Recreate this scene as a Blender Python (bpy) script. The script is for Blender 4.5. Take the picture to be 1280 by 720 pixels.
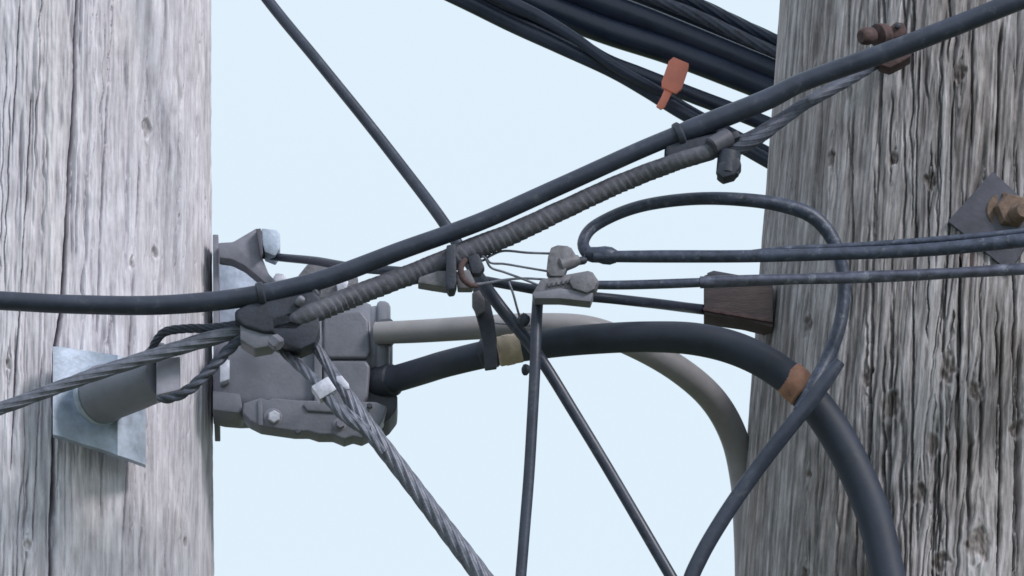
import bpy, bmesh, math, random
import numpy as np
from mathutils import Vector, Matrix

random.seed(7)
for o in list(bpy.data.objects):
    bpy.data.objects.remove(o)
SC = bpy.context.scene
COL = SC.collection

# ------------------------------------------------------------------ camera
CAM = Vector((0.0, -20.0, 1.6))
PITCH = math.atan2(6.4, 20.0)
FL = 738.0
cd = bpy.data.cameras.new('camera')
cd.lens = FL; cd.sensor_width = 36.0; cd.clip_start = 0.5; cd.clip_end = 5000
cd.dof.use_dof = True; cd.dof.focus_distance = 20.9; cd.dof.aperture_fstop = 150
cam = bpy.data.objects.new('camera', cd); COL.objects.link(cam)
cam.location = CAM; cam.rotation_euler = (math.pi / 2 + PITCH, 0, 0)
SC.camera = cam
SC.render.resolution_x = 1024; SC.render.resolution_y = 576

# ------------------------------------------------------------------ sky (overcast) and soft sun
SUN_EL, SUN_AZ = math.radians(38), math.radians(132)     # azimuth clockwise from +Y: right and in front of the poles
w = bpy.data.worlds.new('World'); SC.world = w; w.use_nodes = True
nt = w.node_tree; nt.nodes.clear()
sky = nt.nodes.new('ShaderNodeTexSky'); sky.sky_type = 'NISHITA'; sky.sun_disc = False
sky.sun_elevation = SUN_EL; sky.sun_rotation = SUN_AZ
sc_ = nt.nodes.new('ShaderNodeVectorMath'); sc_.operation = 'SCALE'; sc_.inputs['Scale'].default_value = 0.1
nt.links.new(sky.outputs[0], sc_.inputs[0])
tc = nt.nodes.new('ShaderNodeTexCoord')
cn = nt.nodes.new('ShaderNodeTexNoise'); cn.inputs['Scale'].default_value = 9.0; cn.inputs['Detail'].default_value = 3
nt.links.new(tc.outputs['Generated'], cn.inputs['Vector'])
cr = nt.nodes.new('ShaderNodeValToRGB')
cr.color_ramp.elements[0].position = 0.25; cr.color_ramp.elements[0].color = (0.745, 0.88, 0.99, 1)
cr.color_ramp.elements[1].position = 0.75; cr.color_ramp.elements[1].color = (0.785, 0.91, 1.015, 1)
nt.links.new(cn.outputs['Fac'], cr.inputs['Fac'])
mx = nt.nodes.new('ShaderNodeMix'); mx.data_type = 'RGBA'; mx.inputs['Factor'].default_value = 0.96
nt.links.new(sc_.outputs[0], mx.inputs['A']); nt.links.new(cr.outputs[0], mx.inputs['B'])
bgn = nt.nodes.new('ShaderNodeBackground'); bgn.inputs['Strength'].default_value = 1.0
nt.links.new(mx.outputs['Result'], bgn.inputs['Color'])
wo = nt.nodes.new('ShaderNodeOutputWorld'); nt.links.new(bgn.outputs[0], wo.inputs['Surface'])

sd = bpy.data.lights.new('sun', 'SUN'); sd.energy = 2.2; sd.angle = math.radians(16); sd.color = (1.0, 0.955, 0.95)
so = bpy.data.objects.new('sun', sd); COL.objects.link(so)
sdir = Vector((math.sin(SUN_AZ) * math.cos(SUN_EL), math.cos(SUN_AZ) * math.cos(SUN_EL), math.sin(SUN_EL)))
so.rotation_euler = sdir.to_track_quat('Z', 'Y').to_euler(); so.location = (5, -5, 20)

vs = SC.view_settings
vs.view_transform = 'Standard'; vs.look = 'None'; vs.exposure = 0.0; vs.gamma = 1.0; vs.use_curve_mapping = False
SC.render.engine = 'CYCLES'
SC.cycles.filter_width = 1.6

# ------------------------------------------------------------------ geometry helpers
FPX = FL / 36.0 * 1280.0
CP, SP = math.cos(PITCH), math.sin(PITCH)

def P(px, py, y=0.0):
    """a point of the photograph, placed at the real depth y (metres behind the front of the poles)"""
    a = (px - 640.0) / FPX; b = -(py - 360.0) / FPX
    d = Vector((a, CP - b * SP, SP + b * CP))
    t = (y - CAM.y) / d.y
    return CAM + d * t

def S(p):
    """metres per photograph pixel at world point p"""
    return ((p.y - CAM.y) * CP + (p.z - CAM.z) * SP) / FPX

def mesh_obj(name, verts, faces, mat, parent=None, smooth=True, loc=None):
    if parent is not None:
        loc = parent.get('_w', None)
        loc = Vector(loc) if loc is not None else Vector((0, 0, 0))
    if loc is None:
        loc = sum((Vector(v) for v in verts[:8]), Vector()) / min(8, len(verts))
    me = bpy.data.meshes.new(name)
    me.from_pydata([tuple(Vector(v) - loc) for v in verts], [], faces)
    me.materials.append(mat)
    if smooth:
        me.polygons.foreach_set('use_smooth', [True] * len(me.polygons))
    me.update()
    o = bpy.data.objects.new(name, me); COL.objects.link(o)
    if parent is None:
        o.location = loc
    else:
        o.parent = parent
        if parent.type == 'MESH':
            pass
    o['_w'] = tuple(loc)
    return o

def tag(o, label=None, cat=None, group=None, kind=None):
    if label: o['label'] = label
    if cat: o['category'] = cat
    if group: o['group'] = group
    if kind: o['kind'] = kind
    return o

def thing(name, label, cat, at, group=None):
    o = bpy.data.objects.new(name, None); COL.objects.link(o)
    o.location = at; o.empty_display_size = 0.02; o['_w'] = tuple(at)
    return tag(o, label, cat, group)

def catmull(pts, step):
    """pts: list of numpy rows (x,y,z,r); returns evenly spaced rows"""
    A = np.array(pts, float)
    A = np.vstack([2 * A[0] - A[1], A, 2 * A[-1] - A[-2]])
    out = []
    for i in range(1, len(A) - 2):
        p0, p1, p2, p3 = A[i - 1], A[i], A[i + 1], A[i + 2]
        t0 = 0.0
        t1 = t0 + max(np.linalg.norm(p1[:3] - p0[:3]), 1e-9) ** 0.5
        t2 = t1 + max(np.linalg.norm(p2[:3] - p1[:3]), 1e-9) ** 0.5
        t3 = t2 + max(np.linalg.norm(p3[:3] - p2[:3]), 1e-9) ** 0.5
        n = max(2, int(np.linalg.norm(p2[:3] - p1[:3]) / (step * 0.34)))
        for k in range(n):
            t = t1 + (t2 - t1) * k / n
            A1 = (t1 - t) / (t1 - t0) * p0 + (t - t0) / (t1 - t0) * p1
            A2 = (t2 - t) / (t2 - t1) * p1 + (t - t1) / (t2 - t1) * p2
            A3 = (t3 - t) / (t3 - t2) * p2 + (t - t2) / (t3 - t2) * p3
            B1 = (t2 - t) / (t2 - t0) * A1 + (t - t0) / (t2 - t0) * A2
            B2 = (t3 - t) / (t3 - t1) * A2 + (t - t1) / (t3 - t1) * A3
            out.append((t2 - t) / (t2 - t1) * B1 + (t - t1) / (t2 - t1) * B2)
    out.append(A[-2])
    out = np.array(out)
    L = np.concatenate([[0], np.cumsum(np.linalg.norm(np.diff(out[:, :3], axis=0), axis=1))])
    n = max(2, int(L[-1] / step) + 1)
    s = np.linspace(0, L[-1], n)
    return np.stack([np.interp(s, L, out[:, k]) for k in range(4)], 1), s

def path(pts, step=0.004):
    """pts: (px, py, depth, diameter in photo px)"""
    rows = []
    for (px, py, y, d) in pts:
        p = P(px, py, y)
        rows.append((p.x, p.y, p.z, d * 0.5 * S(p)))
    return catmull(rows, step)

def frames(C):
    T = np.gradient(C, axis=0); T /= np.linalg.norm(T, axis=1)[:, None]
    N = np.zeros_like(T)
    n = np.cross(T[0], [0, 1, 0.01]); n /= np.linalg.norm(n); N[0] = n
    for i in range(1, len(C)):
        n = N[i - 1] - T[i] * np.dot(N[i - 1], T[i]); n /= np.linalg.norm(n); N[i] = n
    return T, N, np.cross(T, N)

def sweep(C, R, sides=16, mod=None, s=None, caps=True):
    T, N, B = frames(C)
    a = np.linspace(0, 2 * math.pi, sides, endpoint=False)
    n = len(C)
    rr = np.repeat(np.asarray(R)[:, None] * np.ones((n, 1)), sides, 1)
    if mod is not None:
        rr = rr * mod(s[:, None], a[None, :])
    V = C[:, None, :] + rr[..., None] * (np.cos(a)[None, :, None] * N[:, None, :] + np.sin(a)[None, :, None] * B[:, None, :])
    V = V.reshape(-1, 3)
    F = []
    for i in range(n - 1):
        for j in range(sides):
            k = (j + 1) % sides
            F.append((i * sides + j, i * sides + k, (i + 1) * sides + k, (i + 1) * sides + j))
    if caps:
        F.append(tuple(range(sides))[::-1])
        F.append(tuple(range((n - 1) * sides, n * sides)))
    return V, F

class MB:
    def __init__(s): s.v = []; s.f = []
    def add(s, V, F):
        b = len(s.v); s.v.extend([tuple(x) for x in V]); s.f.extend([tuple(i + b for i in f) for f in F]); return s
    def tube(s, pts, sides=16, step=0.004, wob=0.0, seed=0):
        R, L = path(pts, step)
        C = R[:, :3].copy()
        if wob:
            rg = np.random.RandomState(seed)
            for ax in (0, 2):
                ph = rg.rand(5) * 6.28; fr = rg.uniform(8, 60, 5)
                for p_, f_ in zip(ph, fr):
                    C[:, ax] += wob * np.sin(L * f_ + p_) * 8 / f_ * 0.6
        s.add(*sweep(C, R[:, 3], sides)); return s
    def strand(s, pts, n=6, pitch=0.06, wire=0.33, sides=7, core=True, step=0.003, ph0=0.0, core_k=0.35):
        """stranded rope: n wires laid helically round a core"""
        R, L = path(pts, step)
        T, N, B = frames(R[:, :3])
        rw = R[:, 3] * wire; ro = R[:, 3] - rw
        for k in range(n):
            a = ph0 + 2 * math.pi * k / n + 2 * math.pi * L / pitch
            C = R[:, :3] + ro[:, None] * (np.cos(a)[:, None] * N + np.sin(a)[:, None] * B)
            s.add(*sweep(C, rw, sides))
        if core:
            s.add(*sweep(R[:, :3], ro + core_k * rw, 16))
        return s
    def cyl(s, p0, p1, r0, r1=None, sides=20, bev=0.0):
        """solid of revolution between two world points, edges chamfered"""
        r1 = r0 if r1 is None else r1
        p0, p1 = Vector(p0), Vector(p1); d = (p1 - p0); L = d.length; d.normalize()
        b = bev
        prof = [(0, r0 - b), (b, r0), (L - b, r1), (L, r1 - b)] if b > 0 else [(0, r0), (L, r1)]
        return s.lathe(p0, d, prof, sides)
    def lathe(s, p0, d, prof, sides=32, squash=1.0, rot=0.0):
        p0 = Vector(p0); d = Vector(d).normalized()
        u = d.cross(Vector((0, 0.02, 1))).normalized(); v = d.cross(u).normalized()
        V = []; F = []
        for (t, r) in prof:
            for j in range(sides):
                a = 2 * math.pi * (j + 0.5) / sides + rot
                V.append(p0 + d * t + u * (r * math.cos(a)) * squash + v * (r * math.sin(a)))
        for i in range(len(prof) - 1):
            for j in range(sides):
                k = (j + 1) % sides
                F.append((i * sides + j, i * sides + k, (i + 1) * sides + k, (i + 1) * sides + j))
        F.append(tuple(range(sides))[::-1]); n = len(prof)
        F.append(tuple(range((n - 1) * sides, n * sides)))
        return s.add(V, F)
    def prism(s, outline, y0, y1, bev=0.0015, seg=2, shrink=1.0):
        """outline in photo pixels placed at depth y0, given real thickness back to depth y1"""
        cx = sum(q[0] for q in outline) / len(outline); cy = sum(q[1] for q in outline) / len(outline)
        A = [P(q[0], q[1], y0) for q in outline]
        c = sum(A, Vector()) / len(A)
        Bk = [c + (a - c) * shrink + Vector((0, y1 - y0, 0)) for a in A]
        bm = bmesh.new()
        va = [bm.verts.new(a) for a in A]; vb = [bm.verts.new(b) for b in Bk]
        n = len(A)
        bm.faces.new(va); bm.faces.new(vb[::-1])
        for i in range(n):
            j = (i + 1) % n
            bm.faces.new((va[j], va[i], vb[i], vb[j]))
        bmesh.ops.recalc_face_normals(bm, faces=bm.faces)
        if bev > 0:
            bmesh.ops.bevel(bm, geom=list(bm.edges), offset=bev, segments=seg, affect='EDGES', profile=0.6, clamp_overlap=True)
        bm.verts.ensure_lookup_table(); bm.verts.index_update()
        V = [v.co.copy() for v in bm.verts]; F = [[v.index for v in f.verts] for f in bm.faces]
        bm.free(); return s.add(V, F)
    def box(s, c, ax, ay, az, hx, hy, hz, bev=0.001, seg=2, taper=1.0):
        """box with its own axes; taper narrows the +x end"""
        c = Vector(c); ax, ay, az = Vector(ax).normalized(), Vector(ay).normalized(), Vector(az).normalized()
        bm = bmesh.new(); vv = []
        for sx in (-1, 1):
            for sy in (-1, 1):
                for sz in (-1, 1):
                    k = taper if sx > 0 else 1.0
                    vv.append(bm.verts.new(c + ax * sx * hx + ay * sy * hy * k + az * sz * hz * k))
        for f in ((0, 1, 3, 2), (4, 6, 7, 5), (0, 4, 5, 1), (2, 3, 7, 6), (0, 2, 6, 4), (1, 5, 7, 3)):
            bm.faces.new([vv[i] for i in f])
        bmesh.ops.recalc_face_normals(bm, faces=bm.faces)
        if bev > 0:
            bmesh.ops.bevel(bm, geom=list(bm.edges), offset=bev, segments=seg, affect='EDGES', profile=0.6, clamp_overlap=True)
        bm.verts.index_update()
        V = [v.co.copy() for v in bm.verts]; F = [[v.index for v in f.verts] for f in bm.faces]
        bm.free(); return s.add(V, F)
    def ball(s, c, rx, ry, rz, n=14, lump=0.0, seed=0):
        rg = np.random.RandomState(seed); c = Vector(c); V = []; F = []
        ph = rg.rand(6) * 6.28
        m = n * 2
        for i in range(n + 1):
            th = math.pi * i / n
            for j in range(m):
                a = 2 * math.pi * j / m
                k = 1 + lump * (math.sin(3 * a + ph[0]) * math.sin(2 * th + ph[1]) + 0.6 * math.sin(5 * a + ph[2]) * math.sin(4 * th + ph[3]))
                V.append(c + Vector((rx * k * math.sin(th) * math.cos(a), ry * k * math.sin(th) * math.sin(a), rz * k * math.cos(th))))
        for i in range(n):
            for j in range(m):
                q = (j + 1) % m
                F.append((i * m + j, (i + 1) * m + j, (i + 1) * m + q, i * m + q))
        return s.add(V, F)
    def out(s, name, mat, parent=None, smooth=True):
        o = mesh_obj(name, s.v, s.f, mat, parent, smooth)
        if smooth:
            try:
                o.data.set_sharp_from_angle(angle=math.radians(38))
            except Exception:
                pass
        return o

# ------------------------------------------------------------------ materials
LIFT = 1.3
def mat(name, base, rough=0.6, metal=0.0, var=0.25, vscale=60.0, bump=0.15, bscale=400.0, tint=None, stain_or_glint=None, stretch=(1, 1, 1), spec=0.5, grime=0.0):
    m = bpy.data.materials.new(name); m.use_nodes = True
    n = m.node_tree.nodes; l = m.node_tree.links
    b = n['Principled BSDF']
    tc = n.new('ShaderNodeTexCoord')
    mp = n.new('ShaderNodeMapping'); mp.inputs['Scale'].default_value = stretch
    l.new(tc.outputs['Object'], mp.inputs['Vector'])
    no = n.new('ShaderNodeTexNoise'); no.inputs['Scale'].default_value = vscale; no.inputs['Detail'].default_value = 6; no.inputs['Roughness'].default_value = 0.62
    l.new(mp.outputs[0], no.inputs['Vector'])
    r = n.new('ShaderNodeValToRGB')
    r.color_ramp.elements[0].position = 0.3; r.color_ramp.elements[1].position = 0.7
    base = (base[0] * 1.03 * LIFT, base[1] * 0.99 * LIFT, base[2] * 1.07 * LIFT)
    t = tint or base
    r.color_ramp.elements[0].color = (*[c * (1 - var) for c in base], 1)
    r.color_ramp.elements[1].color = (*[c * (1 + var) for c in t], 1)
    l.new(no.outputs['Fac'], r.inputs['Fac'])
    col = r.outputs[0]
    if stain_or_glint:
        sc, thr, scol = stain_or_glint
        n2 = n.new('ShaderNodeTexNoise'); n2.inputs['Scale'].default_value = sc; n2.inputs['Detail'].default_value = 8; n2.inputs['Roughness'].default_value = 0.7
        l.new(tc.outputs['Object'], n2.inputs['Vector'])
        r2 = n.new('ShaderNodeValToRGB'); r2.color_ramp.elements[0].position = thr; r2.color_ramp.elements[1].position = min(1, thr + 0.13)
        l.new(n2.outputs['Fac'], r2.inputs['Fac'])
        mxx = n.new('ShaderNodeMix'); mxx.data_type = 'RGBA'
        l.new(r2.outputs[0], mxx.inputs['Factor']); l.new(col, mxx.inputs['A']); mxx.inputs['B'].default_value = (*scol, 1)
        col = mxx.outputs['Result']
    l.new(col, b.inputs['Base Color'])
    b.inputs['Metallic'].default_value = metal
    b.inputs['Specular IOR Level'].default_value = spec
    rr = n.new('ShaderNodeMapRange'); rr.inputs['To Min'].default_value = max(0, rough - 0.12); rr.inputs['To Max'].default_value = min(1, rough + 0.15)
    l.new(no.outputs['Fac'], rr.inputs['Value']); l.new(rr.outputs[0], b.inputs['Roughness'])
    if bump:
        n3 = n.new('ShaderNodeTexNoise'); n3.inputs['Scale'].default_value = bscale; n3.inputs['Detail'].default_value = 4
        l.new(mp.outputs[0], n3.inputs['Vector'])
        bu = n.new('ShaderNodeBump'); bu.inputs['Strength'].default_value = bump; bu.inputs['Distance'].default_value = 0.001
        l.new(n3.outputs['Fac'], bu.inputs['Height']); l.new(bu.outputs[0], b.inputs['Normal'])
    return m

M = dict(
    black=mat('black_cable', (0.024, 0.031, 0.048), 0.40, var=0.3, vscale=35, bump=0.18, bscale=220, stain_or_glint=(70, 0.56, (0.075, 0.082, 0.10))),
    black2=mat('black_heavy_cable', (0.019, 0.026, 0.040), 0.58, var=0.3, vscale=25, bump=0.2, bscale=200, stain_or_glint=(30, 0.6, (0.04, 0.044, 0.055))),
    far=mat('black_far_cable', (0.018, 0.026, 0.046), 0.34, var=0.3, vscale=25, bump=0.2, bscale=200, stain_or_glint=(30, 0.62, (0.035, 0.04, 0.055))),
    rubber=mat('black_rubber', (0.022, 0.027, 0.038), 0.55, var=0.4, vscale=80, bump=0.4, bscale=260),
    drop=mat('weathered_drop_wire', (0.035, 0.045, 0.068), 0.42, var=0.45, vscale=90, bump=0.4, bscale=260, stain_or_glint=(120, 0.55, (0.14, 0.16, 0.21))),  # pale bluish blotches paint highlights into the wire colour
    strand=mat('weathered_strand', (0.058, 0.068, 0.088), 0.55, metal=0.2, var=0.4, vscale=110, bump=0.3, bscale=500, stain_or_glint=(60, 0.55, (0.045, 0.042, 0.042))),
    wrap=mat('grimy_wrap_rods', (0.078, 0.082, 0.095), 0.65, metal=0.1, var=0.4, vscale=120, bump=0.35, bscale=500, stain_or_glint=(90, 0.56, (0.11, 0.11, 0.12))),
    guy=mat('guy_strand', (0.12, 0.132, 0.155), 0.5, metal=0.3, var=0.4, vscale=100, bump=0.3, bscale=500, stain_or_glint=(70, 0.58, (0.09, 0.095, 0.11))),
    cast=mat('cast_housing', (0.125, 0.133, 0.150), 0.45, metal=0.1, var=0.22, vscale=28, bump=0.3, bscale=320, stain_or_glint=(22, 0.6, (0.10, 0.102, 0.115))),
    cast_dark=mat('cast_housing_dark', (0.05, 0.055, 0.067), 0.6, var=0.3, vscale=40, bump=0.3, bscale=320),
    galv=mat('galvanised_steel', (0.33, 0.39, 0.44), 0.5, metal=0.35, var=0.3, vscale=55, bump=0.3, bscale=260, stain_or_glint=(35, 0.56, (0.46, 0.50, 0.53))),
    galv_dull=mat('dull_galvanised', (0.16, 0.165, 0.185), 0.6, metal=0.2, var=0.25, vscale=40, bump=0.3, bscale=260),
    bright=mat('bright_zinc', (0.40, 0.42, 0.45), 0.45, metal=0.3, var=0.3, vscale=90, bump=0.3, bscale=300),
    clampgrey=mat('clamp_grey', (0.13, 0.132, 0.138), 0.6, metal=0.15, var=0.35, vscale=110, bump=0.5, bscale=320, stain_or_glint=(90, 0.58, (0.24, 0.24, 0.25))),
    rust=mat('rust_brown', (0.06, 0.038, 0.036), 0.8, var=0.45, vscale=120, bump=0.6, bscale=320, stain_or_glint=(110, 0.58, (0.13, 0.07, 0.06))),
    ochre=mat('rusty_bolt_ochre', (0.12, 0.085, 0.06), 0.75, var=0.4, vscale=110, bump=0.6, bscale=320, stain_or_glint=(90, 0.58, (0.09, 0.06, 0.045))),
    plate=mat('dark_steel_plate', (0.07, 0.072, 0.085), 0.6, metal=0.2, var=0.25, vscale=60, bump=0.3, bscale=260),
    conduit=mat('grey_conduit', (0.215, 0.213, 0.21), 0.5, var=0.18, vscale=22, bump=0.15, bscale=200, stain_or_glint=(40, 0.55, (0.27, 0.26, 0.245))),
    tan=mat('tan_tape', (0.33, 0.28, 0.20), 0.6, var=0.3, vscale=60, bump=0.3, bscale=260),
    rusttape=mat('brown_tape', (0.26, 0.135, 0.085), 0.65, var=0.3, vscale=60, bump=0.4, bscale=200, stain_or_glint=(40, 0.58, (0.12, 0.09, 0.08))),
    orange=mat('orange_tag', (0.58, 0.19, 0.12), 0.5, var=0.14, vscale=50, bump=0.2, bscale=200),
    block=mat('dark_wood_block', (0.062, 0.05, 0.048), 0.85, var=0.35, vscale=30, bump=0.6, bscale=120, stretch=(1, 1, 6)),
)

# ------------------------------------------------------------------ ground
def ground():
    n = 40; V = []; F = []
    for i in range(n + 1):
        for j in range(n + 1):
            x = (i / n * 2 - 1); y = (j / n * 2 - 1)
            X = math.copysign(abs(x) ** 2.5, x) * 2500; Y = math.copysign(abs(y) ** 2.5, y) * 2500
            V.append((X, Y, 0.05 * math.sin(X * 0.3) * math.cos(Y * 0.23)))
    for i in range(n):
        for j in range(n):
            a = i * (n + 1) + j; F.append((a, a + n + 1, a + n + 2, a + 1))
    g = mat('grass_ground', (0.07, 0.085, 0.04), 0.95, var=0.4, vscale=0.8, bump=0.5, bscale=8, stain_or_glint=(0.2, 0.55, (0.13, 0.12, 0.08)))
    tag(mesh_obj('ground', V, F, g, loc=Vector((0, 0, 0))), kind='structure')
ground()

# ------------------------------------------------------------------ poles: weathered wood with real checks and grain ridges
def vnoise(x, y, seed):
    xi = np.floor(x).astype(np.int64); yi = np.floor(y).astype(np.int64)
    fx = x - xi; fy = y - yi
    fx = fx * fx * (3 - 2 * fx); fy = fy * fy * (3 - 2 * fy)
    def h(a, b):
        n = (a * 374761393 + b * 668265263 + seed * 1442695040888963) & 0x7fffffffffff
        n = (n ^ (n >> 13)) * 1274126177 & 0x7fffffffffff
        n = n ^ (n >> 16)
        n = (n * 2246822519) & 0x7fffffffffff
        return ((n >> 9) & 0xffff) / 65535.0
    return (h(xi, yi) * (1 - fx) + h(xi + 1, yi) * fx) * (1 - fy) + (h(xi, yi + 1) * (1 - fx) + h(xi + 1, yi + 1) * fx) * fy

WK = 0.72
def smooth(x): 
    x = np.clip(x, 0, 1); return x * x * (3 - 2 * x)

def wood_mat(name, dark, mid, light, warm, bump):
    m = bpy.data.materials.new(name); m.use_nodes = True
    n = m.node_tree.nodes; l = m.node_tree.links; b = n['Principled BSDF']
    at = n.new('ShaderNodeAttribute'); at.attribute_name = 'grain'
    sep = n.new('ShaderNodeSeparateXYZ'); l.new(at.outputs['Vector'], sep.inputs[0])
    # very fine fibre streaks that follow the grain coordinates
    gc = n.new('ShaderNodeAttribute'); gc.attribute_name = 'fibre'
    mp = n.new('ShaderNodeMapping'); mp.inputs['Scale'].default_value = (900, 40, 1)
    l.new(gc.outputs['Vector'], mp.inputs['Vector'])
    nf = n.new('ShaderNodeTexNoise'); nf.inputs['Scale'].default_value = 1.0; nf.inputs['Detail'].default_value = 5; nf.inputs['Roughness'].default_value = 0.6
    l.new(mp.outputs[0], nf.inputs['Vector'])
    mp2 = n.new('ShaderNodeMapping'); mp2.inputs['Scale'].default_value = (320, 120, 1)
    l.new(gc.outputs['Vector'], mp2.inputs['Vector'])
    nb = n.new('ShaderNodeTexNoise'); nb.inputs['Scale'].default_value = 1.0; nb.inputs['Detail'].default_value = 5; nb.inputs['Roughness'].default_value = 0.65
    l.new(mp2.outputs[0], nb.inputs['Vector'])
    ma = n.new('ShaderNodeMath'); ma.operation = 'MULTIPLY_ADD'; ma.inputs[1].default_value = 0.7
    l.new(nf.outputs['Fac'], ma.inputs[0]); 
    sub = n.new('ShaderNodeMath'); sub.operation = 'SUBTRACT'; sub.inputs[1].default_value = 0.35
    l.new(sep.outputs[0], sub.inputs[0]); l.new(sub.outputs[0], ma.inputs[2])
    mb = n.new('ShaderNodeMath'); mb.operation = 'MULTIPLY_ADD'; mb.inputs[1].default_value = 0.5
    l.new(nb.outputs['Fac'], mb.inputs[0])
    sub2 = n.new('ShaderNodeMath'); sub2.operation = 'SUBTRACT'; sub2.inputs[1].default_value = 0.25
    l.new(ma.outputs[0], sub2.inputs[0]); l.new(sub2.outputs[0], mb.inputs[2])
    r = n.new('ShaderNodeValToRGB'); e = r.color_ramp.elements
    e[0].position = 0.12; e[0].color = (*dark, 1); e[1].position = 0.9; e[1].color = (*light, 1)
    q = e.new(0.5); q.color = (*mid, 1)
    l.new(mb.outputs[0], r.inputs['Fac'])
    mxx = n.new('ShaderNodeMix'); mxx.data_type = 'RGBA'; mxx.blend_type = 'MULTIPLY'
    l.new(sep.outputs[1], mxx.inputs['Factor']); l.new(r.outputs[0], mxx.inputs['A']); mxx.inputs['B'].default_value = (*warm, 1)
    l.new(mxx.outputs['Result'], b.inputs['Base Color'])
    b.inputs['Roughness'].default_value = 0.85; b.inputs['Specular IOR Level'].default_value = 0.25
    bu = n.new('ShaderNodeBump'); bu.inputs['Strength'].default_value = bump; bu.inputs['Distance'].default_value = 0.0012
    l.new(mb.outputs[0], bu.inputs['Height']); l.new(bu.outputs[0], b.inputs['Normal'])
    return m

def hair_cracks(seed, x0, x1, n, w, d, lean):
    g = random.Random(seed); out = []
    for i in range(n):
        x = g.uniform(x0, x1); y = g.uniform(-80, 620); L = g.uniform(60, 330)
        pts = []; k = 0
        while k <= L:
            pts.append((x + lean * k + g.uniform(-2.2, 2.2), y + k)); k += 22
        out.append((pts, w * g.uniform(.6, 1.4), d * g.uniform(.5, 1.5)))
    return out

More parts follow.
